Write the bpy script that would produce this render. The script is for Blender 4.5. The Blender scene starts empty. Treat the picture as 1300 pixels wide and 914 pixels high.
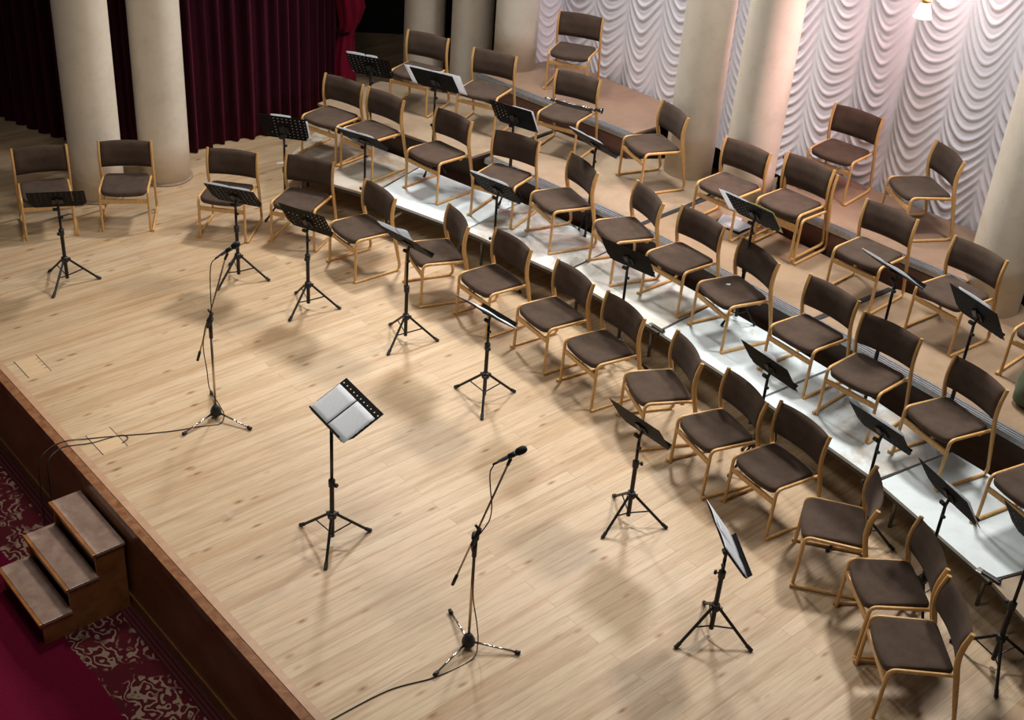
import bpy, bmesh, math, random
from mathutils import Vector, Matrix
random.seed(7)
S = bpy.context.scene
COL = S.collection
PI = math.pi
H1, H2, H3 = 0.3965, 0.6688, 0.9365          # riser heights
ED = Vector((0.6838, -0.7297, 0))             # along the stage edge
DD = Vector((0.7297, 0.6838, 0))              # upstage, away from the hall

# ------------------------------------------------------------------ materials
def newmat(name):
    m = bpy.data.materials.new(name); m.use_nodes = True
    nt = m.node_tree; b = nt.nodes['Principled BSDF']
    return m, nt, b
def N(nt, t, **k):
    n = nt.nodes.new(t)
    for a, v in k.items():
        if a.startswith('i_'): n.inputs[a[2:].replace('_', ' ')].default_value = v
        else: setattr(n, a, v)
    return n
def ramp(nt, fac, stops):
    r = nt.nodes.new('ShaderNodeValToRGB')
    el = r.color_ramp.elements
    while len(el) > 1: el.remove(el[-1])
    el[0].position = stops[0][0]; el[0].color = (*stops[0][1], 1)
    for p, c in stops[1:]:
        e = el.new(p); e.color = (*c, 1)
    nt.links.new(fac, r.inputs[0]); return r.outputs[0]
def coords(nt, rot=0.0, scale=(1, 1, 1), kind='Object', loc=(0, 0, 0)):
    tc = nt.nodes.new('ShaderNodeTexCoord'); mp = nt.nodes.new('ShaderNodeMapping')
    mp.inputs['Rotation'].default_value = (0, 0, rot); mp.inputs['Scale'].default_value = scale
    mp.inputs['Location'].default_value = loc
    nt.links.new(tc.outputs[kind], mp.inputs[0]); return mp.outputs[0]
def mix(nt, fac, a, b, mode='MIX'):
    m = nt.nodes.new('ShaderNodeMix'); m.data_type = 'RGBA'; m.blend_type = mode
    for s, v in ((m.inputs[0], fac), (m.inputs[6], a), (m.inputs[7], b)):
        if hasattr(v, 'links') or hasattr(v, 'is_linked'): nt.links.new(v, s)
        elif isinstance(v, tuple): s.default_value = (*v, 1) if len(v) == 3 else v
        else: s.default_value = v
    return m.outputs[2]
def noise(nt, vec, scale, detail=4, rough=.55, dist=0):
    n = N(nt, 'ShaderNodeTexNoise'); n.inputs['Scale'].default_value = scale
    n.inputs['Detail'].default_value = detail; n.inputs['Roughness'].default_value = rough
    n.inputs['Distortion'].default_value = dist
    nt.links.new(vec, n.inputs['Vector']); return n.outputs['Fac']
def bump(nt, b, h, strength=.3, dist=.01):
    n = nt.nodes.new('ShaderNodeBump'); n.inputs['Strength'].default_value = strength; n.inputs['Distance'].default_value = dist
    nt.links.new(h, n.inputs['Height']); nt.links.new(n.outputs[0], b.inputs['Normal'])
def plain(name, c, rough=.6, metal=0.0, var=.0, vs=30, spec=.5):
    m, nt, b = newmat(name); b.inputs['Specular IOR Level'].default_value = spec
    b.inputs['Roughness'].default_value = rough; b.inputs['Metallic'].default_value = metal
    v = coords(nt); f = noise(nt, v, vs)
    a = tuple(x * (1 - var) for x in c); d = tuple(min(1, x * (1 + var)) for x in c)
    nt.links.new(ramp(nt, f, [(.3, a), (.7, d)]), b.inputs['Base Color'])
    return m

def mat_floor():
    m, nt, b = newmat('pine_planks')
    v = coords(nt, rot=-math.atan2(DD.y, DD.x))            # x runs along the boards
    br = N(nt, 'ShaderNodeTexBrick'); nt.links.new(v, br.inputs['Vector'])
    br.offset = .37; br.inputs['Scale'].default_value = 1
    br.inputs['Brick Width'].default_value = 3.1; br.inputs['Row Height'].default_value = .112
    br.inputs['Mortar Size'].default_value = .0018; br.inputs['Mortar Smooth'].default_value = .6
    br.inputs['Color1'].default_value = (0, 0, 0, 1); br.inputs['Color2'].default_value = (1, 1, 1, 1); br.inputs['Mortar'].default_value = (.5, .5, .5, 1)
    sv = N(nt, 'ShaderNodeVectorMath', operation='MULTIPLY'); sv.inputs[1].default_value = (.75, 15, 1); nt.links.new(v, sv.inputs[0])
    # shift the grain from board to board
    ad = N(nt, 'ShaderNodeVectorMath', operation='ADD'); nt.links.new(sv.outputs[0], ad.inputs[0])
    sc = N(nt, 'ShaderNodeVectorMath', operation='SCALE'); sc.inputs['Scale'].default_value = 9; nt.links.new(br.outputs['Color'], sc.inputs[0]); nt.links.new(sc.outputs[0], ad.inputs[1])
    g1 = noise(nt, ad.outputs[0], 1.6, 6, .62, .5)
    g2 = noise(nt, ad.outputs[0], 7, 4, .6)
    base = ramp(nt, br.outputs['Color'], [(0, (.50, .372, .245)), (.5, (.54, .408, .272)), (1, (.58, .448, .310))])
    grain = ramp(nt, g1, [(.30, (.80, .735, .66)), (.46, (.98, .97, .96)), (.75, (1.06, 1.06, 1.05))])
    c = mix(nt, 1.0, base, grain, 'MULTIPLY')
    fine = ramp(nt, g2, [(.36, (.84, .80, .75)), (.52, (1, 1, 1))])
    c = mix(nt, .8, c, fine, 'MULTIPLY')
    # dark knots
    kv = N(nt, 'ShaderNodeVectorMath', operation='MULTIPLY'); kv.inputs[1].default_value = (1.9, 4.6, 1); nt.links.new(v, kv.inputs[0])
    vo = N(nt, 'ShaderNodeTexVoronoi'); vo.inputs['Scale'].default_value = 1.0; nt.links.new(kv.outputs[0], vo.inputs['Vector'])
    kn = ramp(nt, vo.outputs['Distance'], [(.02, (.40, .26, .17)), (.055, (.74, .60, .48)), (.11, (1, 1, 1))])
    sel = ramp(nt, vo.outputs['Color'], [(.62, (1, 1, 1)), (.64, (0, 0, 0))])
    c = mix(nt, sel, c, mix(nt, 1.0, c, kn, 'MULTIPLY'))
    kv2 = N(nt, 'ShaderNodeVectorMath', operation='MULTIPLY'); kv2.inputs[1].default_value = (3.1, 9.7, 1); nt.links.new(v, kv2.inputs[0])
    vo2 = N(nt, 'ShaderNodeTexVoronoi'); vo2.inputs['Scale'].default_value = 1.0; nt.links.new(kv2.outputs[0], vo2.inputs['Vector'])
    kn2 = ramp(nt, vo2.outputs['Distance'], [(.05, (.50, .36, .25)), (.14, (.86, .78, .70)), (.2, (1, 1, 1))])
    sel2 = ramp(nt, vo2.outputs['Color'], [(.36, (1, 1, 1)), (.38, (0, 0, 0))])
    c = mix(nt, sel2, c, mix(nt, 1.0, c, kn2, 'MULTIPLY'))
    bl = ramp(nt, noise(nt, ad.outputs[0], .55, 3, .6, .3), [(.36, (.86, .78, .69)), (.52, (1, 1, 1))])
    c = mix(nt, 1.0, c, bl, 'MULTIPLY')
    seam = ramp(nt, br.outputs['Fac'], [(0, (1, 1, 1)), (1, (.50, .40, .30))])
    c = mix(nt, .9, c, seam, 'MULTIPLY')
    wear = ramp(nt, noise(nt, v, .55, 3), [(.35, (.90, .87, .83)), (.6, (1.02, 1.02, 1.02))])
    c = mix(nt, 1.0, c, wear, 'MULTIPLY')
    # grey scuffs
    sf = ramp(nt, noise(nt, v, 5.5, 3, .5), [(.70, (0, 0, 0)), (.78, (.3, .3, .3))])
    c = mix(nt, sf, c, (.5, .46, .45))
    nt.links.new(c, b.inputs['Base Color'])
    nt.links.new(ramp(nt, g1, [(.3, (.5, .5, .5)), (.7, (.40, .40, .40))]), b.inputs['Roughness'])
    b.inputs['Specular IOR Level'].default_value = .35
    bump(nt, b, br.outputs['Fac'], -.4, .004)
    return m

def mat_wood(name, c1, c2, rough=.38, sc=(30, 30, 3), ns=2.0):
    m, nt, b = newmat(name)
    v = coords(nt, scale=sc)
    f = noise(nt, v, ns, 5, .6, .3)
    nt.links.new(ramp(nt, f, [(.3, c1), (.68, c2)]), b.inputs['Base Color'])
    b.inputs['Roughness'].default_value = rough
    return m
def mat_fabric(name, c1, c2):
    m, nt, b = newmat(name)
    v = coords(nt)
    f = noise(nt, v, 9, 3); w = noise(nt, v, 420, 2)
    c = ramp(nt, f, [(.3, c1), (.7, c2)])
    c = mix(nt, .55, c, ramp(nt, w, [(.35, (.6, .6, .6)), (.65, (1.25, 1.25, 1.25))]), 'MULTIPLY')
    nt.links.new(c, b.inputs['Base Color'])
    b.inputs['Roughness'].default_value = .95; b.inputs['Specular IOR Level'].default_value = .12
    b.inputs['Sheen Weight'].default_value = .06; b.inputs['Sheen Roughness'].default_value = .5
    bump(nt, b, w, .25, .002)
    return m
def mat_board(name, paint, dirt, amt, sc=2.2, off=(0, 0, 0)):
    m, nt, b = newmat(name)
    v = coords(nt, loc=off)
    f = noise(nt, v, sc, 7, .66, .8); g = noise(nt, v, sc * 5, 5, .7)
    c = ramp(nt, f, [(.5 - amt, paint), (.62 - amt * .2, dirt)])
    c = mix(nt, .35, c, ramp(nt, g, [(.3, (.72, .70, .68)), (.55, (1, 1, 1))]), 'MULTIPLY')
    sp = N(nt, 'ShaderNodeTexVoronoi'); sp.inputs['Scale'].default_value = 9; nt.links.new(v, sp.inputs['Vector'])
    c = mix(nt, .6, c, ramp(nt, sp.outputs['Distance'], [(.03, (.35, .34, .33)), (.06, (1, 1, 1))]), 'MULTIPLY')
    nt.links.new(c, b.inputs['Base Color']); b.inputs['Roughness'].default_value = .5
    return m
def mat_carpet():
    m, nt, b = newmat('crimson_scroll_carpet')
    v = coords(nt, rot=-math.atan2(ED.y, ED.x))           # x along the edge, y = distance
    sep = N(nt, 'ShaderNodeSeparateXYZ'); nt.links.new(v, sep.inputs[0])
    wv = N(nt, 'ShaderNodeTexWave', wave_type='RINGS'); wv.inputs['Scale'].default_value = 6.5
    wv.inputs['Distortion'].default_value = 16; wv.inputs['Detail'].default_value = 1.5; wv.inputs['Detail Scale'].default_value = 1.4
    nt.links.new(v, wv.inputs['Vector'])
    line = ramp(nt, wv.outputs['Fac'], [(.62, (0, 0, 0)), (.74, (1, 1, 1))])
    patch = ramp(nt, noise(nt, v, 5, 2), [(.44, (0, 0, 0)), (.54, (1, 1, 1))])
    scroll = mix(nt, 1.0, line, patch, 'MULTIPLY')
    tuft = noise(nt, v, 160, 2)
    plain_ = ramp(nt, tuft, [(.3, (.085, .0024, .0155)), (.7, (.132, .004, .025))])
    dark = ramp(nt, tuft, [(.3, (.060, .007, .012)), (.7, (.095, .012, .020))])
    border = mix(nt, scroll, dark, (.27, .195, .145))
    # distance from the fascia (object y is negative towards the hall)
    edge = N(nt, 'ShaderNodeMath', operation='ADD'); nt.links.new(sep.outputs['Y'], edge.inputs[0])
    nz = N(nt, 'ShaderNodeMath', operation='MULTIPLY'); nz.inputs[1].default_value = .085; nt.links.new(noise(nt, v, 3.2, 1), nz.inputs[0]); nt.links.new(nz.outputs[0], edge.inputs[1])
    mr = N(nt, 'ShaderNodeMapRange'); mr.inputs['From Min'].default_value = -.60; mr.inputs['From Max'].default_value = -.02; nt.links.new(edge.outputs[0], mr.inputs['Value'])
    sel = ramp(nt, mr.outputs[0], [(.14, (0, 0, 0)), (.15, (1, 1, 1))])
    c = mix(nt, sel, plain_, border)
    mr2 = N(nt, 'ShaderNodeMapRange'); mr2.inputs['From Min'].default_value = -.30; mr2.inputs['From Max'].default_value = .02; nt.links.new(sep.outputs['Y'], mr2.inputs['Value'])
    wv2 = N(nt, 'ShaderNodeTexWave'); wv2.bands_direction = 'Y'; wv2.inputs['Scale'].default_value = 9; nt.links.new(v, wv2.inputs['Vector'])
    strip = ramp(nt, wv2.outputs['Fac'], [(.3, (.06, .012, .016)), (.8, (.11, .03, .03))])
    c = mix(nt, ramp(nt, mr2.outputs[0], [(.58, (0, 0, 0)), (.60, (1, 1, 1))]), c, strip)
    nt.links.new(c, b.inputs['Base Color']); b.inputs['Roughness'].default_value = .95
    b.inputs['Specular IOR Level'].default_value = .1
    bump(nt, b, tuft, .4, .004)
    return m
def mat_sheet():
    m, nt, b = newmat('printed_sheet')
    v = coords(nt)
    wv = N(nt, 'ShaderNodeTexWave'); wv.bands_direction = 'Y'; wv.inputs['Scale'].default_value = 26; nt.links.new(v, wv.inputs['Vector'])
    ln = ramp(nt, wv.outputs['Fac'], [(.0, (.52, .55, .60)), (.26, (.88, .92, .97))])
    w = noise(nt, coords(nt, scale=(70, 14, 1)), 2, 2)
    c = mix(nt, ramp(nt, w, [(.42, (1, 1, 1)), (.52, (0, 0, 0))]), (.88, .92, .97), ln)
    nt.links.new(c, b.inputs['Base Color']); b.inputs['Roughness'].default_value = .7
    return m
M = dict(
    floor=mat_floor(),
    beech=mat_wood('lacquered_beech', (.52, .290, .100), (.68, .410, .160), .34, (20, 20, 4)),
    fabric=mat_fabric('brown_wool_fabric', (.060, .0395, .0295), (.084, .057, .0425)),
    white_a=mat_board('worn_white_boards', (.60, .67, .70), (.46, .435, .39), -.03, 1.3),
    white_b=mat_board('bright_white_boards', (.62, .695, .725), (.52, .53, .51), -.10, 1.5, (3, 1, 0)),
    white_c=mat_board('cream_white_boards', (.62, .63, .60), (.46, .42, .35), .02, 1.4, (7, 2, 0)),
    grey_a=mat_board('scuffed_grey_boards', (.66, .69, .69), (.30, .25, .20), .12, 1.8, (5, 5, 0)),
    grey_b=mat_board('brownish_grey_boards', (.47, .43, .37), (.33, .24, .16), .06, 1.6, (9, 4, 0)),
    tan_a=mat_board('bare_tan_plywood', (.32, .22, .138), (.25, .165, .10), .05, 1.1, (2, 8, 0)),
    tan_b=mat_board('pale_tan_plywood', (.34, .255, .175), (.27, .195, .125), .05, 1.2, (12, 8, 0)),
    tan_c=mat_board('reddish_tan_plywood', (.31, .20, .135), (.25, .152, .103), .05, 1.1, (2, 18, 0)),
    rim=plain('dark_metal_edge', (.045, .045, .048), .45, .5, .2),
    alu=plain('ribbed_aluminium', (.42, .44, .47), .35, .85, .15),
    alu_dark=plain('rubber_groove', (.035, .035, .038), .6),
    fascia=mat_wood('dark_brown_panel', (.040, .020, .014), (.072, .038, .026), .55, (1, 1, 6)),
    maroon=mat_wood('maroon_panel', (.17, .085, .072), (.23, .12, .10), .5, (1, 1, 5)),
    tube=plain('grey_steel_tube', (.22, .215, .21), .4, .8, .2),
    black=plain('black_painted_metal', (.012, .012, .013), .42, .3, .3),
    black_plate=plain('black_desk_sheet', (.010, .0105, .0115), .6, 0, .3, 30, .06),
    plastic=plain('black_plastic', (.010, .010, .011), .5, 0, .2),
    chrome=plain('chrome_tube', (.70, .69, .67), .16, 1.0, .03),
    nickel=plain('brushed_gold_tube', (.52, .43, .31), .30, 1.0, .06),
    silver=plain('silver_keys', (.80, .80, .82), .2, 1.0, .05),
    mic=plain('blue_grey_microphone_body', (.13, .18, .24), .32, .5, .1),
    mesh=plain('microphone_grille', (.015, .015, .016), .55, .5, .5, 300),
    cable=plain('black_cable', (.015, .014, .013), .55),
    paper=plain('white_paper', (.86, .89, .94), .75, 0, .04, 6),
    yellow=plain('pale_yellow_cover', (.72, .74, .30), .6, 0, .05),
    sheet=mat_sheet(),
    folder=plain('black_folder', (.010, .011, .013), .55, 0, .2, 30, .2),
    blue=plain('blue_sticker', (.10, .20, .42), .5, 0, .3),
    orange=plain('orange_plastic', (.75, .16, .03), .45),
    column=mat_board('cream_plaster', (.74, .675, .575), (.66, .58, .46), -.02, .9, (1, 1, 1)),
    step=mat_wood('polished_brown_wood', (.22, .085, .026), (.42, .175, .055), .28, (3, 3, 3)),
    steptop=mat_wood('worn_brown_tread', (.34, .225, .18), (.50, .36, .30), .27, (5, 5, 5)),
    panel=mat_wood('reddish_brown_fascia', (.19, .080, .028), (.29, .125, .046), .38, (1.5, 1.5, 3)),
    lip=mat_wood('varnished_lip', (.15, .060, .026), (.30, .145, .075), .2, (7, 7, 7)),
    lip2=mat_wood('reddish_strip', (.42, .245, .15), (.50, .32, .21), .35, (6, 6, 6)),
    carpet=mat_carpet(),
    hallfloor=plain('hall_parquet', (.10, .06, .035), .5, 0, .3, 8),
    shade_wall=plain('painted_shade_backstage_wall', (.012, .009, .009), .9, 0, .3, 2),  # near-black colour stands in for the unlit backstage
    gap=plain('dark_gap', (.03, .02, .014), .9),
    green=mat_fabric('green_canvas', (.070, .090, .052), (.10, .125, .075)),
    ring=plain('dusty_brown_ring', (.27, .20, .145), .7, 0, .2),
    brass=plain('brass_fitting', (.70, .42, .12), .3, .9, .1),
)
for m_ in (M['paper'], M['sheet']):                                  # paper lets some light through
    nt = m_.node_tree; b = nt.nodes['Principled BSDF']; out = nt.nodes['Material Output']
    tr = nt.nodes.new('ShaderNodeBsdfTranslucent'); tr.inputs[0].default_value = (.92, .94, .97, 1)
    ms = nt.nodes.new('ShaderNodeMixShader'); ms.inputs[0].default_value = .38
    nt.links.new(b.outputs[0], ms.inputs[1]); nt.links.new(tr.outputs[0], ms.inputs[2]); nt.links.new(ms.outputs[0], out.inputs['Surface'])
def mat_velvet(name, c, hi):
    m, nt, b = newmat(name)
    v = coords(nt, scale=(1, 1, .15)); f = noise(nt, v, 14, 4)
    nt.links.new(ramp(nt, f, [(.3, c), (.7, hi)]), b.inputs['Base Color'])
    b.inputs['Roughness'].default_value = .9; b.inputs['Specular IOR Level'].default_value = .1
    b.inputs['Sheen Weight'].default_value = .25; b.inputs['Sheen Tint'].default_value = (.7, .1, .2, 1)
    return m
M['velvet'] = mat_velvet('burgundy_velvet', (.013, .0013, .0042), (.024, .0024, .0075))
M['crimson'] = mat_velvet('lit_burgundy_velvet', (.16, .006, .022), (.24, .010, .036))  # brighter copy of the burgundy: light on the folded edge, put into the colour
def mat_voile():
    m, nt, b = newmat('white_voile')
    f = noise(nt, coords(nt), 300, 2)
    nt.links.new(ramp(nt, f, [(.3, (.79, .77, .83)), (.7, (.85, .83, .89))]), b.inputs['Base Color'])
    b.inputs['Roughness'].default_value = .8; b.inputs['Specular IOR Level'].default_value = .2
    b.inputs['Sheen Weight'].default_value = .15
    return m
M['voile'] = mat_voile()
def mat_glow():
    m, nt, b = newmat('lit_frosted_glass')
    b.inputs['Base Color'].default_value = (1, .97, .9, 1); b.inputs['Emission Color'].default_value = (1, .95, .85, 1)
    f = noise(nt, coords(nt), 5); r = N(nt, 'ShaderNodeMapRange'); r.inputs['To Min'].default_value = 3.6; r.inputs['To Max'].default_value = 4.4
    nt.links.new(f, r.inputs['Value']); nt.links.new(r.outputs[0], b.inputs['Emission Strength'])
    return m
M['glow'] = mat_glow()

# ------------------------------------------------------------------ builders
def mesh(name, verts, faces, mat, parent=None, smooth=False, loc=None, link=True):
    me = bpy.data.meshes.new(name); me.from_pydata([tuple(v) for v in verts], [], faces)
    me.validate(); me.update()
    bm = bmesh.new(); bm.from_mesh(me); bmesh.ops.recalc_face_normals(bm, faces=bm.faces); bm.to_mesh(me); bm.free()
    if isinstance(mat, (list, tuple)):
        for x in mat: me.materials.append(x)
    else: me.materials.append(mat)
    if smooth:
        for p in me.polygons: p.use_smooth = True
    o = bpy.data.objects.new(name, me)
    if link: COL.objects.link(o)
    if parent: o.parent = parent
    if loc is not None: o.location = loc
    return o
class MB:
    """collects solids that belong to ONE part"""
    def __init__(s): s.v = []; s.f = []
    def add(s, v, f):
        n = len(s.v); s.v += [Vector(p) for p in v]; s.f += [tuple(i + n for i in q) for q in f]; return s
    def box(s, c, d, R=None, ch=0.0):
        x, y, z = d[0] / 2, d[1] / 2, d[2] / 2
        if ch <= 0:
            v = [Vector((i * x, j * y, k * z)) for k in (-1, 1) for j in (-1, 1) for i in (-1, 1)]
            f = [(0, 1, 3, 2), (4, 6, 7, 5), (0, 4, 5, 1), (2, 3, 7, 6), (0, 2, 6, 4), (1, 5, 7, 3)]
        else:
            bm = bmesh.new(); bmesh.ops.create_cube(bm, size=1)
            for q in bm.verts: q.co = Vector((q.co.x * d[0], q.co.y * d[1], q.co.z * d[2]))
            bmesh.ops.bevel(bm, geom=list(bm.edges), offset=ch, segments=2, affect='EDGES', profile=.6)
            bm.verts.index_update()
            v = [q.co.copy() for q in bm.verts]; f = [tuple(q.index for q in p.verts) for p in bm.faces]; bm.free()
        if R is not None: v = [R @ p for p in v]
        c = Vector(c); return s.add([p + c for p in v], f)
    def tube(s, pts, r, n=8, cap=True):
        pts = [Vector(p) for p in pts]; rs = r if isinstance(r, (list, tuple)) else [r] * len(pts)
        V = []; F = []; up = None
        for i, p in enumerate(pts):
            a = pts[max(i - 1, 0)]; b = pts[min(i + 1, len(pts) - 1)]; t = (b - a)
            if t.length < 1e-9: t = Vector((0, 0, 1))
            t.normalize()
            if up is None: up = Vector((0, 0, 1)) if abs(t.z) < .9 else Vector((1, 0, 0))
            x = t.cross(up)
            if x.length < 1e-6: x = t.orthogonal()
            x.normalize(); y = x.cross(t); up = y if abs(t.z) >= .9 or True else up
            for k in range(n):
                an = 2 * PI * k / n; V.append(p + (x * math.cos(an) + y * math.sin(an)) * rs[i])
        for i in range(len(pts) - 1):
            for k in range(n):
                F.append((i * n + k, i * n + (k + 1) % n, (i + 1) * n + (k + 1) % n, (i + 1) * n + k))
        if cap: F.append(tuple(range(n))[::-1]); F.append(tuple((len(pts) - 1) * n + k for k in range(n)))
        return s.add(V, F)
    def lathe(s, prof, c=(0, 0, 0), n=24, R=None):
        V = []; F = []
        for r, z in prof:
            for k in range(n):
                a = 2 * PI * k / n; V.append(Vector((r * math.cos(a), r * math.sin(a), z)))
        m = len(prof)
        for i in range(m - 1):
            for k in range(n): F.append((i * n + k, i * n + (k + 1) % n, (i + 1) * n + (k + 1) % n, (i + 1) * n + k))
        F.append(tuple(range(n))[::-1]); F.append(tuple((m - 1) * n + k for k in range(n)))
        if R is not None: V = [R @ p for p in V]
        c = Vector(c); return s.add([p + c for p in V], F)
    def sweep_yz(s, path, x0, wx, th, ch=.006, grow=None):
        """bent lamination: a path in the y-z plane, wx wide across x, th thick"""
        sec = [(-wx/2 + ch, -th/2), (wx/2 - ch, -th/2), (wx/2, -th/2 + ch), (wx/2, th/2 - ch), (wx/2 - ch, th/2), (-wx/2 + ch, th/2), (-wx/2, th/2 - ch), (-wx/2, -th/2 + ch)]
        V = []; F = []; n = 8
        for i, (y, z) in enumerate(path):
            a = path[max(i-1, 0)]; b = path[min(i+1, len(path)-1)]
            t = Vector((b[0]-a[0], b[1]-a[1])).normalized(); nn = Vector((-t.y, t.x)); g = grow(y, z) if grow else 1
            for sx, st in sec: V.append(Vector((x0 + sx, y + nn.x * st * g, z + nn.y * st * g)))
        for i in range(len(path)-1):
            for k in range(n): F.append((i*n+k, i*n+(k+1) % n, (i+1)*n+(k+1) % n, (i+1)*n+k))
        F.append(tuple(range(n))[::-1]); F.append(tuple((len(path)-1)*n+k for k in range(n)))
        return s.add(V, F)
    def prism(s, poly, z0, z1):
        a = sum(poly[i][0]*poly[(i+1) % len(poly)][1]-poly[(i+1) % len(poly)][0]*poly[i][1] for i in range(len(poly)))
        if a < 0: poly = poly[::-1]
        n = len(poly); V = [Vector((x, y, z0)) for x, y in poly] + [Vector((x, y, z1)) for x, y in poly]
        F = [tuple(range(n))[::-1], tuple(range(n, 2*n))] + [(i, (i+1) % n, n+(i+1) % n, n+i) for i in range(n)]
        return s.add(V, F)
    def build(s, name, mat, parent=None, smooth=False, loc=None): return mesh(name, s.v, s.f, mat, parent, smooth, loc)

def tag(o, label=None, cat=None, group=None, kind=None):
    if label: o['label'] = label
    if cat: o['category'] = cat
    if group: o['group'] = group
    if kind: o['kind'] = kind
    return o
def thing(name, label, cat, loc=(0, 0, 0), rz=0, group=None):
    o = bpy.data.objects.new(name, None); o.empty_display_size = .1; COL.objects.link(o)
    o.location = loc; o.rotation_euler = (0, 0, rz); return tag(o, label, cat, group)
def structure(o): o['kind'] = 'structure'; return o
def copy_tree(o, parent=None):
    kids = [c for c in bpy.data.objects if c.parent == o]
    c = o.copy(); COL.objects.link(c)
    if parent: c.parent = parent
    for k in kids: copy_tree(k, c)
    return c
def arc(path_corner, r, n=6):
    """round the corners of a 2D polyline"""
    out = [path_corner[0]]
    for i in range(1, len(path_corner)-1):
        p = Vector(path_corner[i]); a = (Vector(path_corner[i-1]) - p); b = (Vector(path_corner[i+1]) - p)
        rr = r[i] if isinstance(r, dict) and i in r else (0 if isinstance(r, dict) else r)
        if rr <= 0: out.append(tuple(p)); continue
        ha = a.angle(b)/2; d = min(rr/math.tan(ha), a.length*.49, b.length*.49)
        p0 = p + a.normalized()*d; p1 = p + b.normalized()*d
        for k in range(n+1):
            t = k/n; q = p0*(1-t)**2 + p*2*t*(1-t) + p1*t*t; out.append((q.x, q.y))
    out.append(path_corner[-1]); return out

# ------------------------------------------------------------------ setting: stage floor, fascia, hall
def P2(s, t): v = ED*s + DD*t; return (v.x, v.y)
edge0 = Vector((-1.67, 6.24, 0)); T0 = edge0.dot(DD)      # outer edge of the stage lip
def st(s, t): v = ED*s + DD*(T0+t); return (v.x, v.y)
SA, SB = -17, 8
fl = MB().prism([st(SA, .135), st(SB, .135), st(SB, 9), st(SA, 9)], -.06, 0)
structure(fl.build('floor', M['floor']))
structure(MB().prism([st(SA, 0), st(SB, 0), st(SB, .070), st(SA, .070)], -.07, .004).build('trim_1', M['lip']))
structure(MB().prism([st(SA, .076), st(SB, .076), st(SB, .1345), st(SA, .1345)], -.07, .002).build('trim_2', M['lip2']))
wf = MB().prism([st(SA, .02), st(SB, .02), st(SB, .10), st(SA, .10)], -.88, -.07)
wf.prism([st(SA, .005), st(SB, .005), st(SB, .02), st(SA, .02)], -.88, -.79)
structure(wf.build('wall_front', M['panel']))
structure(MB().prism([st(SA, -9), st(SB, -9), st(SB, .02), st(SA, .02)], -1.0, -.885).build('floor_2', M['hallfloor']))
o = MB().prism([(s*1.0, t) for s, t in ((SA, -3.5), (SB, -3.5), (SB, -.002), (SA, -.002))], -.885, -.878).build('carpet', M['carpet'])
o.rotation_euler = (0, 0, math.atan2(ED.y, ED.x)); o.location = (DD*T0).to_tuple()
# the carpet material reads object space, where x already runs along the edge
for n in o.data.materials[0].node_tree.nodes:
    if n.type == 'MAPPING': n.inputs['Rotation'].default_value = (0, 0, 0)
tag(o, 'crimson carpet with cream scroll border in front of the stage', 'carpet')
structure(MB().prism([st(SA, 8.85), st(SB, 8.85), st(SB, 9.05), st(SA, 9.05)], -.06, 7.5).build('wall_back', M['shade_wall']))

structure(MB().box((-3.0, 19.0, 3.6), (5.0, .15, 7.3), Matrix.Rotation(.10, 3, 'Z')).build('wall_backstage', M['shade_wall']))
# floor hatches
M['floor_lid'] = mat_wood('pine_hatch_lid', (.54, .38, .23), (.62, .45, .28), .45, (2, 14, 1))
def hatch(c, wx, wy, label, teeth):
    h = thing('floor_hatch', label, 'floor hatch', (c[0], c[1], 0), math.atan2(DD.y, DD.x))
    MB().box((0, 0, .0006), (wx, wy, .0012)).build('lid', M['floor_lid'], h)
    for sx in (-1, 1):
        g = MB().box((sx*wx/2, 0, .0009), (.006, wy*1.1, .0018))
        if teeth and sx > 0:
            for k in range(4): g.box((wx/2-.018, -wy*.3+k*wy*.2, .0009), (.032, .005, .0018))
        g.build('slot', M['gap'], h)
    return h
hatch((-4.20, 9.405), .20, .29, 'small floor hatch with toothed slot near the stage edge', True)
hatch((-3.235, 8.415), .21, .29, 'small floor hatch under the loose cable at the stage edge', False)

# ------------------------------------------------------------------ steps
stp = thing('wooden_steps', 'small brown three-tread wooden steps against the stage front', 'steps', (-3.35, 8.02, -.878), math.atan2(ED.y, ED.x))
# local x along the edge, local -y towards the hall
W_ = .76
for i, z in enumerate((.66, .44, .22)):
    MB().box((W_/2, -.235*i-.112, z-.012), (W_+.02, .236, .026), ch=.003).build('tread', M['steptop'], stp)
    MB().box((W_/2, -.235*i-.245, z-.0145), (W_+.024, .028, .033), ch=.005).build('nosing', M['step'], stp)
for x in (.012, W_-.012):
    prof = [(-.005, 0), (-.005, .635), (-.235, .635), (-.235, .415), (-.47, .415), (-.47, .195), (-.70, .195), (-.70, 0)]
    V = [Vector((x+dx, y, z)) for dx in (-.011, .011) for y, z in prof]; n = len(prof)
    mesh('side_panel', V, [tuple(range(n)), tuple(range(n, 2*n))[::-1]] + [(k, (k+1) % n, n+(k+1) % n, n+k) for k in range(n)], M['step'], stp)
for i, z in enumerate((.635, .415, .195)):
    MB().box((W_/2, -.235*i-.185, z-.11), (W_-.03, .016, .20)).build('riser_board', M['step'], stp)

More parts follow.
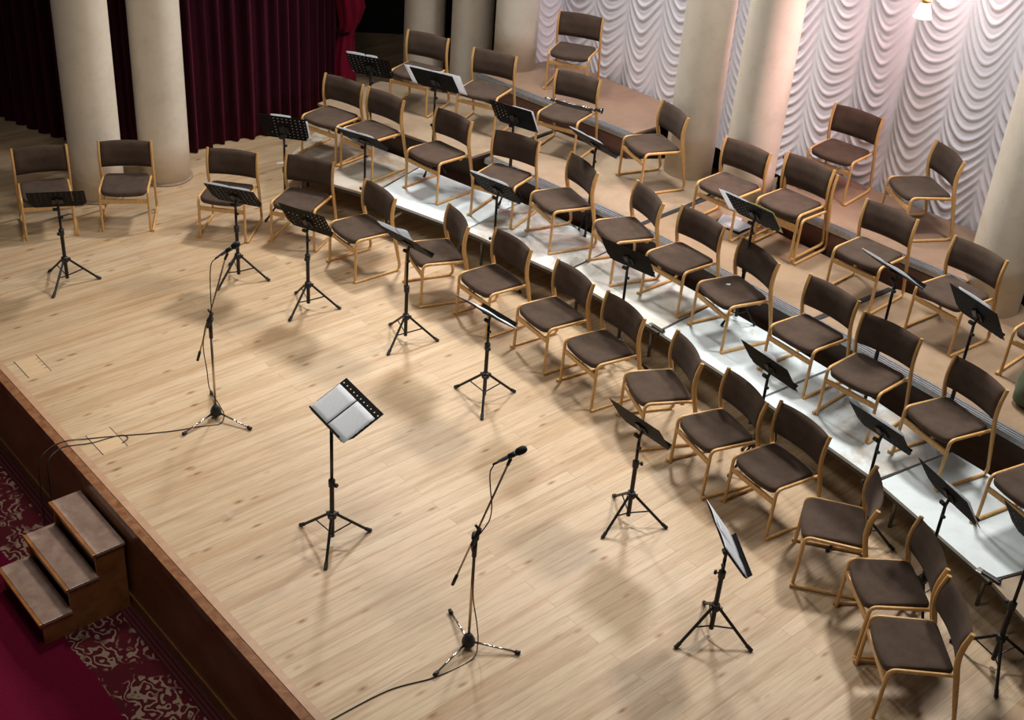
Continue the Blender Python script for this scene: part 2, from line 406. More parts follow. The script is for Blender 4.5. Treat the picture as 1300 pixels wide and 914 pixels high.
# ------------------------------------------------------------------ columns
def column(x, y, z0, r, label, plinth=False, h=7.2):
    t = thing('column', label, 'column', (x, y, z0), 0)
    prof = [(r, 0), (r, .5)] + [(r*(1-.035*k/8), .5+k*(h-.5)/8) for k in range(1, 9)]
    MB().lathe(prof, n=48).build('shaft', M['column'], t, True)
    if plinth: MB().lathe([(r+.024, 0), (r+.024, .012), (r+.018, .02), (r+.004, .024)], n=48).build('base_ring', M['ring'], t, True)
    return t
column(-4.70, 12.89, 0, .28, 'cream plaster column behind the two leftmost chairs', True)
column(-4.11, 13.46, 0, .28, 'cream plaster column with base ring, second from the far left', True)
column(-1.45, 16.50, 0, .27, 'cream column beside the dark backstage opening')
column(-.80, 16.09, 0, .27, 'middle cream column of the close back trio, half in shade')
column(-.225, 15.45, H3, .265, 'cream column touching the left end of the white swagged curtain')
column(1.81, 13.23, H2, .265, 'cream column rising behind the sideways chair on the tan riser')
column(2.35, 12.50, H2, .272, 'thick cream column with the brown chair close in front of its foot')
column(4.46, 10.69, H2, .275, 'cream column at the right end of the white curtain')

# ------------------------------------------------------------------ curtains
def resample(path, step):
    pts = [Vector((*p, 0)) for p in path]; out = []; acc = 0
    for a, b in zip(pts[:-1], pts[1:]):
        L = (b-a).length; k = max(1, int(round(L/step)))
        for i in range(k):
            out.append((a.lerp(b, i/k), acc+L*i/k))
        acc += L
    out.append((pts[-1], acc)); return out
def smooth_path(path, it=3):
    for _ in range(it):
        n = [path[0]]
        for a, b in zip(path[:-1], path[1:]):
            n += [(a[0]*.75+b[0]*.25, a[1]*.75+b[1]*.25), (a[0]*.25+b[0]*.75, a[1]*.25+b[1]*.75)]
        n.append(path[-1]); path = n
    return path
def drape(path, z0, z1, label, mat, amp=.055, per=.21, seed=1):
    rp = resample(smooth_path(path), .018); V = []; F = []; rnd = random.Random(seed)
    ph = [rnd.uniform(0, 6.28) for _ in range(6)]; nz = 14
    for i, (p, s) in enumerate(rp):
        a = rp[max(i-1, 0)][0]; b = rp[min(i+1, len(rp)-1)][0]; t = (b-a).normalized(); n = Vector((t.y, -t.x, 0))
        for k in range(nz+1):
            f = k/nz; z = z0+(z1-z0)*f
            w = math.sin(2*PI*s/per + .9*math.sin(s*1.7+ph[0]) + .25*math.sin(3*f+ph[1]))
            w = w*.75 + .25*math.sin(2*PI*s/(per*.47)+ph[2]+f*.6)
            d = amp*w*(1-.25*f) + .03*math.sin(s*2.1+ph[3])
            V.append(p + n*d + Vector((0, 0, z)))
    m = nz+1
    for i in range(len(rp)-1):
        for k in range(nz): F.append((i*m+k, (i+1)*m+k, (i+1)*m+k+1, i*m+k+1))
    o = mesh('velvet_curtain', V, F, mat, None, True)
    so = o.modifiers.new('thickness', 'SOLIDIFY'); so.thickness = .006
    return tag(o, label, 'curtain')
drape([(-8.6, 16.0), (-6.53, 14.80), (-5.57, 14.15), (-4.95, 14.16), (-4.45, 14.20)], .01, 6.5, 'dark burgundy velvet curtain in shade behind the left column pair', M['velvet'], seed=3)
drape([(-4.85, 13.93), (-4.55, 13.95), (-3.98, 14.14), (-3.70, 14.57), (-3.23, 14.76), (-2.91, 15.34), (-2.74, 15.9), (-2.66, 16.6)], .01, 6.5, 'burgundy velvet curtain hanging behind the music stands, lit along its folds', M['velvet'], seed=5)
# gathered burgundy curtain edge by the opening, its lit crimson put into the colour
V = []; F = []
prof = [(.14, 0), (.15, .25), (.14, .5), (.105, .78), (.10, .86), (.135, 1.0), (.175, 1.18), (.165, 1.36), (.10, 1.55), (.075, 1.8), (.07, 2.6), (.07, 4.5)]
for j, (r, z) in enumerate(prof):
    for k in range(40):
        a = 2*PI*k/40; rr = r*(1+.13*math.sin(7*a+z*1.2)+.06*math.sin(3*a-z*2)); lean = .10*math.exp(-((z-1.15)/.35)**2)
        V.append(Vector((rr*math.cos(a)+lean, rr*math.sin(a), z)))
for j in range(len(prof)-1):
    for k in range(40): F.append((j*40+k, j*40+(k+1) % 40, (j+1)*40+(k+1) % 40, (j+1)*40+k))
F.append(tuple(range(40))[::-1]); F.append(tuple((len(prof)-1)*40+k for k in range(40)))
rd = thing('tied_drape', 'burgundy drape painted lit crimson, gathered and tied at the edge of the dark opening', 'curtain', (-2.52, 16.52, .004))
mesh('cloth', V, F, M['crimson'], rd, True)
MB().lathe([(.11, .80), (.125, .815), (.125, .85), (.11, .865)], n=32).build('tie_band', M['velvet'], rd, True)

# white swagged (austrian) curtain
def swag():
    path = [(-.04, 15.66), (.12, 15.81), (.30, 15.98)] + [(x, 15.68-.975*(x-.6)) for x in (.42, .6, 1.6, 2.6, 3.6, 4.6, 5.6, 6.8)]
    rp = resample(path, .0125); z0, z1, dz = .62, 4.4, .0175; nz = int((z1-z0)/dz); V = []; F = []; rnd = random.Random(11)
    pw = .53; prm = [(rnd.uniform(0, 1), rnd.uniform(.115, .145), rnd.uniform(.27, .35), rnd.uniform(0, 6)) for _ in range(40)]
    for i, (p, s) in enumerate(rp):
        a = rp[max(i-1, 0)][0]; b = rp[min(i+1, len(rp)-1)][0]; t = (b-a).normalized(); n = Vector((-t.y, t.x, 0))
        if n.y > 0: n = -n
        k = int(s/pw); q = s/pw-k; ph, per, sag, wob = prm[k]
        bell = 4*q*(1-q); edge = min(1, 2.2*bell)**.6; ush = 1-abs(2*q-1)**1.85
        for j in range(nz+1):
            z = z0+j*dz
            y = (z + sag*ush*(1+.10*math.sin(z*2.3+wob)) + .02*math.sin(q*6.3+z*3+wob))/per + ph + .25*math.sin(z*1.9+wob)
            f = y-math.floor(y); c = math.floor(y)
            am = .75+.25*math.sin(c*12.9+wob*7)
            rg = (.5+.5*math.cos(2*PI*(f+.10*math.sin(2*PI*f))))**1.6          # rounded ridge, wide hollow
            d = .020*edge*rg*am + .020*math.sin(PI*q) - .010*(1-edge)
            d += .0022*math.sin(y*2*PI*2+q*4)*edge + .0018*math.sin(y*2*PI*3.3+wob)*edge
            V.append(p + n*(d+.02) + Vector((0, 0, z)))
    m = nz+1
    for i in range(len(rp)-1):
        for j in range(nz): F.append((i*m+j, (i+1)*m+j, (i+1)*m+j+1, i*m+j+1))
    o = mesh('swagged_curtain', V, F, M['voile'], None, True)
    tag(o, 'white voile curtain gathered in swags along the back of the stage', 'curtain')
    # the rest of the drop, above the picture
    return o
swag()

# ------------------------------------------------------------------ risers
def inset(poly, d):
    c = Vector((sum(p[0] for p in poly)/len(poly), sum(p[1] for p in poly)/len(poly)))
    return [tuple(Vector(p) + (c-Vector(p)).normalized()*d) for p in poly]
def riser(poly, z, top, label, group, zb=0.0, panel=None, trim=None, nfront=2, legs=True, end=None):
    """poly: front-left, front-right, ... ; deck with rim, legs, optional front panel and ribbed edge"""
    t = thing('stage_riser', label, 'riser', (poly[0][0], poly[0][1], zb), 0, group)
    ox, oy = poly[0]; q = [(x-ox, y-oy) for x, y in poly]; h = z-zb
    MB().prism(q, h-.028, h).build('deck', top, t)
    g = MB()
    for i in range(len(q)):
        a, b = Vector((*q[i], 0)), Vector((*q[(i+1) % len(q)], 0)); d = (b-a).normalized(); L = (b-a).length
        if L < .05: continue
        R = Matrix.Rotation(math.atan2(d.y, d.x), 3, 'Z'); nin = Vector((-d.y, d.x, 0))
        g.box((a+b)/2+nin*.014+Vector((0, 0, h-.046)), (L-.01, .024, .034), R)
    g.build('edge_frame', M['rim'], t)
    if legs:
        for x, y in inset(q, .17):
            MB().tube([(x, y, 0), (x, y, h-.03)], .016, 10).build('leg', M['tube'], t, True)
    a, b = Vector((*q[0], 0)), Vector((*q[1], 0)); d = (b-a).normalized(); L = (b-a).length; R = Matrix.Rotation(math.atan2(d.y, d.x), 3, 'Z'); nin = Vector((-d.y, d.x, 0))
    if panel: MB().box((a+b)/2+nin*.05+Vector((0, 0, (h-.07)/2)), (L-.02, .016, h-.075), R).build('front_panel', panel, t)
    if trim:
        e = MB(); w = trim
        for k in range(3): e.box((a+b)/2+nin*(w*(k+.5)/3)+Vector((0, 0, h+.004)), (L-.01, w/3-.010, .010), R)
        e.box((a+b)/2-nin*.006+Vector((0, 0, h-.02)), (L-.01, .012, .05), R)
        e.build('ribbed_edge', M['alu'], t)
        e = MB().box((a+b)/2+nin*(w/2)+Vector((0, 0, h+.001)), (L-.01, w, .004), R); e.build('rubber_mat', M['alu_dark'], t)
    return t
G1, G2, G3 = 'low risers of the curved front tier', 'tan risers of the second tier', 'top tier risers by the curtain'
riser([(-2.62, 13.01), (-1.64, 12.565), (-1.18, 13.40), (-1.34, 13.56), (-2.46, 14.30), (-2.64, 13.50)], H1, M['grey_b'], 'brownish grey low riser at the left end of the front tier', G1)
riser([(-1.62, 12.55), (-.565, 11.91), (-.02, 12.67), (-.57, 12.95), (-.91, 13.19), (-1.16, 13.39)], H1, M['white_b'], 'bright white low riser next to the brownish grey one', G1)
riser([(-.545, 11.895), (.43, 11.14), (.98, 11.77), (.73, 12.07), (.36, 12.40), (0, 12.655)], H1, M['grey_a'], 'badly scuffed grey-white low riser, third from the left end', G1)
riser([(.45, 11.12), (1.345, 10.19), (1.92, 10.80), (1.10, 11.66), (1.0, 11.76)], H1, M['white_c'], 'creamy white low riser, fourth from the left end', G1)
riser([(1.36, 10.16), (2.165, 9.21), (2.84, 9.75), (2.45, 10.22), (1.94, 10.78)], H1, M['white_b'], 'bluish white low riser in the middle right of the front tier', G1)
riser([(2.18, 9.19), (2.94, 8.17), (3.62, 8.61), (3.40, 8.98), (2.86, 9.73)], H1, M['white_a'], 'white low riser under the two chairs with touching backs', G1)
riser([(2.96, 8.14), (3.545, 7.09), (4.30, 7.43), (4.34, 7.60), (3.90, 8.34), (3.66, 8.62)], H1, M['white_b'], 'clean white low riser with a metal clamp at its right corner', G1)
riser([(3.555, 7.06), (3.95, 5.95), (4.72, 6.25), (4.33, 7.40)], H1, M['tan_b'], 'bare tan low riser at the right end of the front tier', G1)
riser([(-2.5, 14.36), (-.60, 13.145), (.30, 14.10), (-.62, 14.88), (-1.86, 15.24)], H2, M['tan_b'], 'pale tan second tier riser at its left end', G2, panel=M['fascia'])
riser([(-.44, 13.13), (1.14, 11.75), (2.14, 12.71), (1.60, 13.52), (1.14, 13.42), (.35, 14.06)], H2, M['tan_b'], 'tan second tier riser with ribbed edge, left of the grey joint strip', G2, panel=M['fascia'], trim=.11)
riser([(1.18, 11.71), (2.67, 10.11), (3.60, 10.86), (2.40, 12.07), (2.64, 12.38), (2.82, 13.25), (2.2, 12.90)], H2, M['tan_a'], 'tan second tier riser under the chair pair by the perforated stand', G2, panel=M['fascia'], trim=.09)
riser([(2.71, 10.08), (4.35, 8.17), (5.2, 8.95), (4.75, 10.9), (4.12, 10.50), (3.63, 10.84)], H2, M['tan_a'], 'tan second tier riser at its right end beside the right column', G2, panel=M['fascia'], trim=.09)
riser([(-.66, 14.95), (1.12, 13.45), (1.47, 13.79), (1.60, 14.57), (.33, 15.82), (0.02, 15.55), (-.5, 15.25)], H3, M['tan_c'], 'top tier riser at the left, carrying a single chair', G3, zb=0, panel=M['maroon'], trim=.11)
riser([(2.42, 12.10), (4.11, 10.54), (4.80, 11.2), (4.75, 11.48), (2.86, 13.32), (2.68, 12.36)], H3, M['tan_c'], 'top tier riser at the right with two chairs before the white curtain', G3, zb=0, panel=M['maroon'], trim=.09)
# grey joint strips between second-tier risers
for a, b, lab in (((1.17, 11.74), (2.05, 12.62), 'dark grey joint strip lying between second tier risers near the column'), ((2.70, 10.11), (3.57, 10.83), 'dark grey joint strip between the two right second tier risers')):
    A, B = Vector((*a, H2)), Vector((*b, H2)); d = B-A
    o = MB().box((0, 0, .004), (d.length, .055, .008), None, .002).build('joint_strip', M['rim']); o.location = (A+B)/2; o.rotation_euler = (0, 0, math.atan2(d.y, d.x))
    tag(o, lab, 'joint strip')
# clamps on the white risers
def clamp(x, y, rz, label):
    c = thing('riser_clamp', label, 'clamp', (x, y, H1), rz, 'metal clamps joining the low risers')
    MB().box((0, 0, .012), (.15, .035, .022), None, .004).build('bar', M['rim'], c)
    MB().box((-.09, 0, .008), (.05, .06, .014), None, .004).build('jaw', M['tube'], c)
    MB().tube([(.05, 0, .02), (.075, 0, .045)], .008, 8).build('screw', M['tube'], c)
clamp(3.555, 7.10, math.atan2(ED.y, ED.x), 'metal clamp at the corner of the clean white riser near the tan one')
clamp(1.345, 10.20, math.atan2(ED.y, ED.x), 'metal clamp joining cream and bluish white low risers')

# ------------------------------------------------------------------ the chair
def make_chair(label):
    t = thing('padded_chair', label, 'chair', group='brown padded orchestra chairs')
    # upholstered seat
    hw, yb_, yf_ = .2325, .150, -.296
    raw = [(-hw, yb_)] + [(-hw, yf_)] + [(hw, yf_)] + [(hw, yb_)]
    oc = arc([(0, yb_), (-hw*.97, yb_), (-hw, yf_), (hw, yf_), (hw*.97, yb_), (0.0, yb_)], {1: .05, 2: .058, 3: .058, 4: .05}, 8)
    oc = [p for i, p in enumerate(oc[:-1])]
    # even spacing along the outline
    pts = []
    for i in range(len(oc)):
        p, q = Vector(oc[i]), Vector(oc[(i+1) % len(oc)]); k = max(1, int((q-p).length/.028))
        for j in range(k): pts.append(p.lerp(q, j/k))
    n = len(pts); V = []; F = []
    cy = (yb_+yf_)/2
    rings = [(.95, .430), (.985, .434), (1.0, .448), (.998, .464), (.980, .475), (.94, .4795), (.80, .479), (.55, .475), (.25, .473)]
    for s_, z in rings:
        for p in pts:
            bow = -.024*max(0, (cy-p.y)/(cy-yf_))**2*(1-(p.x/hw)**2)
            x = p.x*(1-(1-s_)*.9); y = cy+(p.y-cy+bow)*s_
            V.append(Vector((x, y, z-.020*max(0, (-y-.19)/.11)**2-.008*max(0, (y+.02)/.15))))
    for i in range(len(rings)-1):
        for k in range(n): F.append((i*n+k, i*n+(k+1) % n, (i+1)*n+(k+1) % n, (i+1)*n+k))
    F.append(tuple(range(n))[::-1]); F.append(tuple((len(rings)-1)*n+k for k in range(n)))
    mesh('seat', V, F, M['fabric'], t, True)
    # backrest pad: bowed in plan
    def ybow(z): 
        pts = [(.455, .150), (.60, .119), (.72, .126), (.833, .158)]
        for (z0, y0), (z1, y1) in zip(pts[:-1], pts[1:]):
            if z <= z1: return y0+(y1-y0)*(z-z0)/(z1-z0)
        return pts[-1][1]
    V = []; F = []; nx, nz = 22, 12; za, zb = .545, .826
    for side in (-1, 1):
        for i in range(nx+1):
            u = -1+2*i/nx
            for j in range(nz+1):
                w = -1+2*j/nz; z = za+(zb-za)*(w+1)/2
                th = .019*max(0, (1-abs(u)**10))**.5*max(0, (1-abs(w)**6))**.5 + .0015
                y = .5*(ybow(z)+ybow(z)) + .004 + .038*(1-u*u) + side*th
                V.append(Vector((.257*u, y, z+ .004*(1-u*u)*w)))
    m = nz+1; o = (nx+1)*m
    for i in range(nx):
        for j in range(nz):
            F.append((i*m+j, (i+1)*m+j, (i+1)*m+j+1, i*m+j+1)); F.append((o+i*m+j, o+i*m+j+1, o+(i+1)*m+j+1, o+(i+1)*m+j))
    for i in range(nx): F.append((i*m, o+i*m, o+(i+1)*m, (i+1)*m)); F.append((i*m+nz, (i+1)*m+nz, o+(i+1)*m+nz, o+i*m+nz))
    for j in range(nz): F.append((j, j+1, o+j+1, o+j)); F.append((nx*m+j, o+nx*m+j, o+nx*m+j+1, nx*m+j+1))
    mesh('backrest', V, F, M['fabric'], t, True)
    # bent front leg running back as the side rail
    lp = arc([(-.298, .004), (-.284, .463), (.142, .442)], .055, 8)
    # upright running down and forward as the floor runner
    up = [(.160, .836), (.146, .79), (.130, .73), (.121, .66), (.121, .60), (.130, .53), (.148, .455)] + arc([(.150, .44), (.237, .013), (-.318, .013)], .06, 8)[1:]
    for sx in (-1, 1):
        MB().sweep_yz(lp, sx*.2445, .024, .026).build('leg', M['beech'], t, True)
        MB().sweep_yz(up, sx*.2695, .026, .026, .006, lambda y, z: 1+.55*min(1, max(0, (z-.06)/.25))-.25*max(0, (z-.74)/.1)).build('upright', M['beech'], t, True)
    MB().box((0, -.287, .343), (.466, .021, .044), None, .005).build('stretcher', M['beech'], t)
    MB().box((0, .06, .415), (.466, .035, .02), None, .004).build('seat_rail', M['beech'], t)
    for o in [c for c in bpy.data.objects if c.parent == t and c.name.split('.')[0] in ('leg', 'upright')]:
        b_ = o.modifiers.new('edges', 'EDGE_SPLIT'); b_.split_angle = math.radians(50)
    return t
CH = {"C0": [0, -4.967, 12.044, .416], "C1": [0, -4.199, 12.341, .191], "C2": [0, -3.094, 12.317, -.077], "C3": [0, -2.293, 12.274, -.261], "C4": [0, -1.55, 11.714, -.863], "C5": [0, -.744, 11.297, -1.146], "C6": [0, -.166, 10.849, -.867], "C7": [0, .419, 10.299, -.935], "C8": [0, .861, 9.765, -.967], "C9": [0, 1.354, 9.186, -1.268], "C10": [0, 1.789, 8.635, -1.087], "C11": [0, 2.202, 8.206, -.953], "C12": [0, 2.57, 7.506, -1.757], "C13": [0, 2.845, 6.902, -1.474], "C14": [0, 2.87, 6.31, -1.545], "D0": [1, -2.172, 13.617, -.534], "D1": [1, -1.669, 13.282, -.667], "D2": [1, -.892, 12.845, -.723], "D3": [1, -.172, 12.39, -.477], "D4": [1, .463, 11.885, -1.078], "D5": [1, 1.091, 11.316, -1.143], "D6": [1, 1.596, 10.846, -.845], "D7": [1, 2.033, 10.253, -1.053], "D8": [1, 2.611, 9.638, -.881], "D9": [1, 3.001, 9.054, -.773], "D10": [1, 3.532, 8.464, -1.048], "D11": [1, 3.983, 7.653, -1.012], "E0": [2, -1.305, 14.556, -.408], "E1": [2, -.49, 14.11, -.386], "E2": [2, .454, 13.595, -.472], "E3": [2, 1.408, 12.85, -1.131], "E4": [2, 2.12, 11.969, -.722], "E5": [2, 2.685, 11.583, -.763], "E6": [2, 3.292, 10.716, -.776], "E7": [2, 3.916, 10.066, -.896], "E8": [2, 4.592, 9.464, -.783], "F0": [3, .497, 14.906, -.274], "F1": [3, 3.274, 12.441, -.684], "F2": [3, 3.935, 11.632, -1.334]}
ORD = ['first', 'second', 'third', 'fourth', 'fifth', 'sixth', 'seventh', 'eighth', 'ninth', 'tenth', 'eleventh', 'twelfth', 'thirteenth', 'fourteenth', 'fifteenth']
ROW = {'C': 'brown padded chair on the bare stage floor, {} counting from the column pair end', 'D': 'brown padded chair on the low white tier, {} from its end by the burgundy curtain', 'E': 'brown padded chair on the tan second tier, {} from its backstage end'}
SPECIAL = {'C0': 'brown padded chair behind the leftmost music stand, beside the shaded burgundy curtain', 'C1': 'brown padded chair standing directly in front of the cream column pair, no stand before it',
           'C12': 'brown padded chair turned sideways on the stage floor, its back seen edge-on', 'C14': 'brown padded chair nearest to us in the floor row, lowest in the picture',
           'D7': 'brown padded chair on the low tier with a white scrap on its seat', 'E2': 'brown padded chair with a clarinet lying across its seat', 'E3': 'brown padded chair turned sideways before a cream column on the tan tier',
           'E4': 'brown padded chair with loose white papers on the floor beneath it', 'E5': 'brown padded chair stacked on top of another on the tan tier', 'E8': 'brown padded chair on the tan tier, only its front corner inside the right edge',
           'D11': 'brown padded chair at the right end of the low tier, cut by the picture edge', 'F0': 'brown padded chair alone on the left top riser against the white curtain', 'F1': 'brown padded chair facing forward on the right top riser against the white curtain', 'F2': 'brown padded chair turned sideways on the right top riser by the white curtain'}
HZ = [0, H1, H2, H3]
proto = make_chair('x'); used = False
def place(key, lev, x, y, a, dz=0.0, label=None):
    global used
    o = proto if not used else copy_tree(proto); used = True
    o.location = (x, y, HZ[lev]+dz); o.rotation_euler = (0, 0, a)
    o['label'] = label or SPECIAL.get(key) or ROW[key[0]].format(ORD[int(key[1:])]); return o
for k, (lev, x, y, a) in CH.items():
    if k == 'E5':
        c, s = math.cos(a), math.sin(a)
        place(k, lev, x-.03*c*.3, y-.03*s*.3, a, .042)
        dx, dy = .026, .016
        place(k, lev, x+dx*c-dy*s, y+dx*s+dy*c, a, 0, 'lower brown padded chair of the stacked pair on the tan tier')
    else: place(k, lev, x, y, a)

# ------------------------------------------------------------------ music stands
PW, PH, PS, PO = .519, .342, .0847, .0469
def plate_mesh():
    """perforated desk sheet in its own plane: x across, y up the slope; clipped lower corners, lip at the bottom"""
    nxh, nyh = 11, 7; hw, hh = .013, .0095
    xs = [-PW/2]; px = PW/nxh
    for i in range(nxh): c = -PW/2+px*(i+.5); xs += [c-hw/2, c+hw/2]
    xs.append(PW/2)
    ys = [-PH/2]; py = (PH-.03)/nyh
    for j in range(nyh): c = -PH/2+.015+py*(j+.5); ys += [c-hh/2, c+hh/2]
    ys.append(PH/2)
    V = []; F = []; idx = {}
    def vid(i, j):
        if (i, j) not in idx:
            x, y = xs[i], ys[j]
            lim = PW/2 - max(0, (-PH/2+.075)-y)*.55                       # clipped lower corners
            if abs(x) > lim: x = math.copysign(lim, x)
            idx[(i, j)] = len(V); V.append(Vector((x, y, 0)))
        return idx[(i, j)]
    for i in range(len(xs)-1):
        for j in range(len(ys)-1):
            if i % 2 == 1 and j % 2 == 1 and not (9 <= i <= 13 and 5 <= j <= 9): continue
            F.append((vid(i, j), vid(i+1, j), vid(i+1, j+1), vid(i, j+1)))
    return V, F
PV, PF = plate_mesh()
plate0 = mesh('desk', PV, PF, M['black_plate']); sm = plate0.modifiers.new('sheet', 'SOLIDIFY'); sm.thickness = .0022; sm.offset = 0
ledge0 = MB().box((0, -PH/2+.001, .024), (PW-.09, .002, .048)).box((0, -PH/2+.006, .047), (PW-.09, .012, .0025)).build('ledge', M['black_plate'])
leg0 = MB().tube([(.028, 0, .262), (.285, 0, .022)], .0115, 8).build('leg', M['black'])
foot0 = MB().tube([(.270, 0, .036), (.312, 0, .006)], [.015, .015], 10).build('rubber_foot', M['plastic'])
brace0 = MB().tube([(.014, 0, .085), (.160, 0, .137)], .006, 6).build('brace', M['black'])
hub0 = MB().lathe([(.016, .235), (.034, .238), (.036, .262), (.030, .285), (.018, .292)], n=20).box((.042, 0, .262), (.02, .02, .024), None, .004).box((-.021, .036, .262), (.02, .02, .024), None, .004).box((-.021, -.036, .262), (.02, .02, .024), None, .004).build('hub', M['plastic'])
tube0 = MB().tube([(0, 0, .055), (0, 0, .56)], .0175, 12).build('lower_tube', M['black'])
coll0 = MB().lathe([(.018, .525), (.025, .53), (.026, .585), (.015, .60)], n=16).build('collar', M['plastic'])
knob0 = MB().tube([(.018, 0, .56), (.04, 0, .56)], .006, 8).lathe([(.016, -.009), (.018, 0), (.016, .009)], (.046, 0, .56), 12, Matrix.Rotation(PI/2, 3, 'Y')).build('knob', M['plastic'])
def cp(o, parent, loc=(0, 0, 0), rot=(0, 0, 0)):
    c = o.copy(); COL.objects.link(c); c.parent = parent; c.location = loc; c.rotation_euler = rot; return c
DESKS = {}
def stand(key, lev, x, y, a, zc, tilt, label, az=20, dx=0.0, spread=1.0):
    t = thing('music_stand', label, 'music stand', (x, y, HZ[lev]), a, 'black orchestra music stands')
    cp(tube0, t)
    MB().tube([(0, 0, .5), (0, 0, zc-.055)], .0125, 12).build('upper_tube', M['black'], t, True)
    cp(coll0, t); cp(hub0, t, rot=(0, 0, math.radians(az)-a))
    cp(knob0, t, rot=(0, 0, 1.0+hash_(key)))
    for k in range(3):
        r = math.radians(az+120*k)-a
        lg = cp(leg0, t, rot=(0, 0, r)); lg.scale = (spread, 1, 1)
        f = cp(foot0, lg); cp(brace0, t, rot=(0, 0, r)).scale = (spread, 1, 1)
    n = Vector((0, math.sin(tilt), math.cos(tilt))); u = Vector((0, -math.cos(tilt), math.sin(tilt)))
    c = Vector((dx, 0, zc)) + n*PO + u*PS
    rot = Matrix((Vector((-1, 0, 0)), u, n)).transposed().to_euler()
    d = cp(plate0, t, c, rot); cp(ledge0, d)
    hd = MB().tube([(dx*.3, 0, zc-.075), (dx*.5, 0, zc-.02), Vector((dx, 0, zc))+n*(PO-.006)+u*.02], .012, 10)
    hd.box(Vector((dx, 0, zc))+n*(PO-.008)+u*.05, (.10, .085, .012), Matrix((Vector((-1, 0, 0)), u, n)).transposed(), .003)
    hd.box(Vector((dx, 0, zc))+n*(PO-.012)+u*.05, (.022, .14, .014), Matrix((Vector((-1, 0, 0)), u, n)).transposed(), .003)
    hd.build('tilt_bracket', M['plastic'], t)
    MB().lathe([(.014, -.022), (.017, -.018), (.017, .018), (.014, .022)], (-.03, 0, zc-.02), 12, Matrix.Rotation(PI/2, 3, 'Y')).build('knob', M['plastic'], t)
    MB().lathe([(.012, -.014), (.014, 0), (.012, .014)], (.022, -.012, zc-.10), 12, Matrix.Rotation(PI/2, 3, 'Y')).build('knob', M['plastic'], t)
    DESKS[key] = (x, y, HZ[lev], a, c, u, n)
    return t
def hash_(s): return sum(ord(c)*i for i, c in enumerate(s, 3)) % 7*.8
ST = {'S1': (0, -4.383, 10.89, .284, .821, .862, 143), 'S2': (0, -2.772, 11.23, -.226, .834, .88, 0), 'S3': (0, -1.99, 10.768, -.448, .855, 1.035, 4), 'S4': (0, -.993, 10.312, -.685, .964, .811, 5), 'S5': (0, -.197, 9.429, -.765, .825, .64, 30),
      'S6': (0, -1.22, 7.40, 2.232, 1.166, .454, 30), 'S7': (0, 1.023, 7.913, -.815, .829, .973, -11), 'S8': (0, 1.565, 6.738, -1.418, .757, .955, -27), 'S9': (0, -2.572, 12.677, -.127, .947, 1.121, 102), 'S10': (1, -1.81, 13.85, -.27, .875, .992, 10),
      'S11': (0, -1.668, 12.386, -.465, 1.032, .704, 4), 'S12': (1, -1.025, 13.24, -.40, 1.0, .90, 0), 'S13': (1, -.148, 12.70, -.532, .874, 1.02, 0), 'S14': (1, .70, 12.05, -.851, .925, .734, 20), 'S15': (0, -.242, 11.429, -.622, 1.029, .879, -10),
      'S16': (0, .991, 10.18, -.66, 1.037, .994, 107), 'S17': (0, 2.082, 8.734, -.916, .924, .969, 98), 'S18': (0, 2.805, 7.92, -.917, .956, .928, -22), 'S19': (0, 3.122, 7.198, -1.135, .963, .972, 27), 'S20': (0, 3.536, 6.649, -1.147, 1.059, .998, 20),
      'S21': (1, 2.088, 10.472, -.773, 1.037, .878, 100), 'S22': (1, 3.129, 9.43, -.999, 1.12, .618, 10), 'S23': (1, 3.65, 8.898, -1.066, 1.072, 1.002, 30)}
SL = {'S1': 'black music stand farthest left on the stage floor, its desk empty', 'S2': 'black music stand with the boom microphone in front of its foot', 'S3': 'black music stand on the floor before the fourth chair, desk showing only its back',
      'S4': 'black music stand on the floor before the fifth and sixth chairs, papers on it', 'S5': 'black music stand seen edge-on before the seventh floor chair, with bluish papers', 'S6': "conductor's black music stand alone in the middle, printed sheets facing us",
      'S7': 'black music stand with a tilted pole on the floor before the tenth chair', 'S8': 'black music stand seen edge-on near the bottom, thick white papers on it', 'S9': 'black music stand behind the fourth floor chair, before the burgundy curtain',
      'S10': 'black music stand behind the two leftmost low-tier chairs, dark opening behind it', 'S11': 'black music stand rising behind the fifth floor chair, blue sticker on its desk corner', 'S12': 'black music stand with a wide white score sticking out both sides',
      'S13': 'black music stand with visible desk holes before the clarinet chair row, behind fourth low-tier chair', 'S14': 'black music stand below the clarinet chair, tilted flat beside the sideways chair', 'S15': 'black music stand rising behind the seventh floor chair, white edge on top',
      'S16': 'solid black music stand rising behind the ninth floor chair', 'S17': 'solid black music stand rising behind the eleventh floor chair', 'S18': 'perforated black music stand behind the twelfth floor chair, above white riser',
      'S19': 'perforated black music stand rising behind the chair near the bottom right', 'S20': 'black music stand at the right picture edge with its pole running to the bottom', 'S21': 'perforated black music stand with a yellow-edged score before the stacked chairs',
      'S22': 'black music stand seen edge-on behind the touching low-tier chairs', 'S23': 'solid black music stand before the right column, pole behind the eleventh low-tier chair'}
SQ = {'S10': .33, 'S12': .5, 'S14': .33, 'S13': .6, 'S22': .45, 'S23': .33, 'S21': .6, 'S9': .85, 'S17': .8}
stands = {}
for k, v in ST.items():
    stands[k] = stand(k, *v[:6], SL[k], v[6], dx=(-.105 if k == 'S6' else 0), spread=SQ.get(k, 1.0))
for o in (plate0, ledge0, leg0, foot0, brace0, hub0, tube0, coll0, knob0): bpy.data.objects.remove(o)
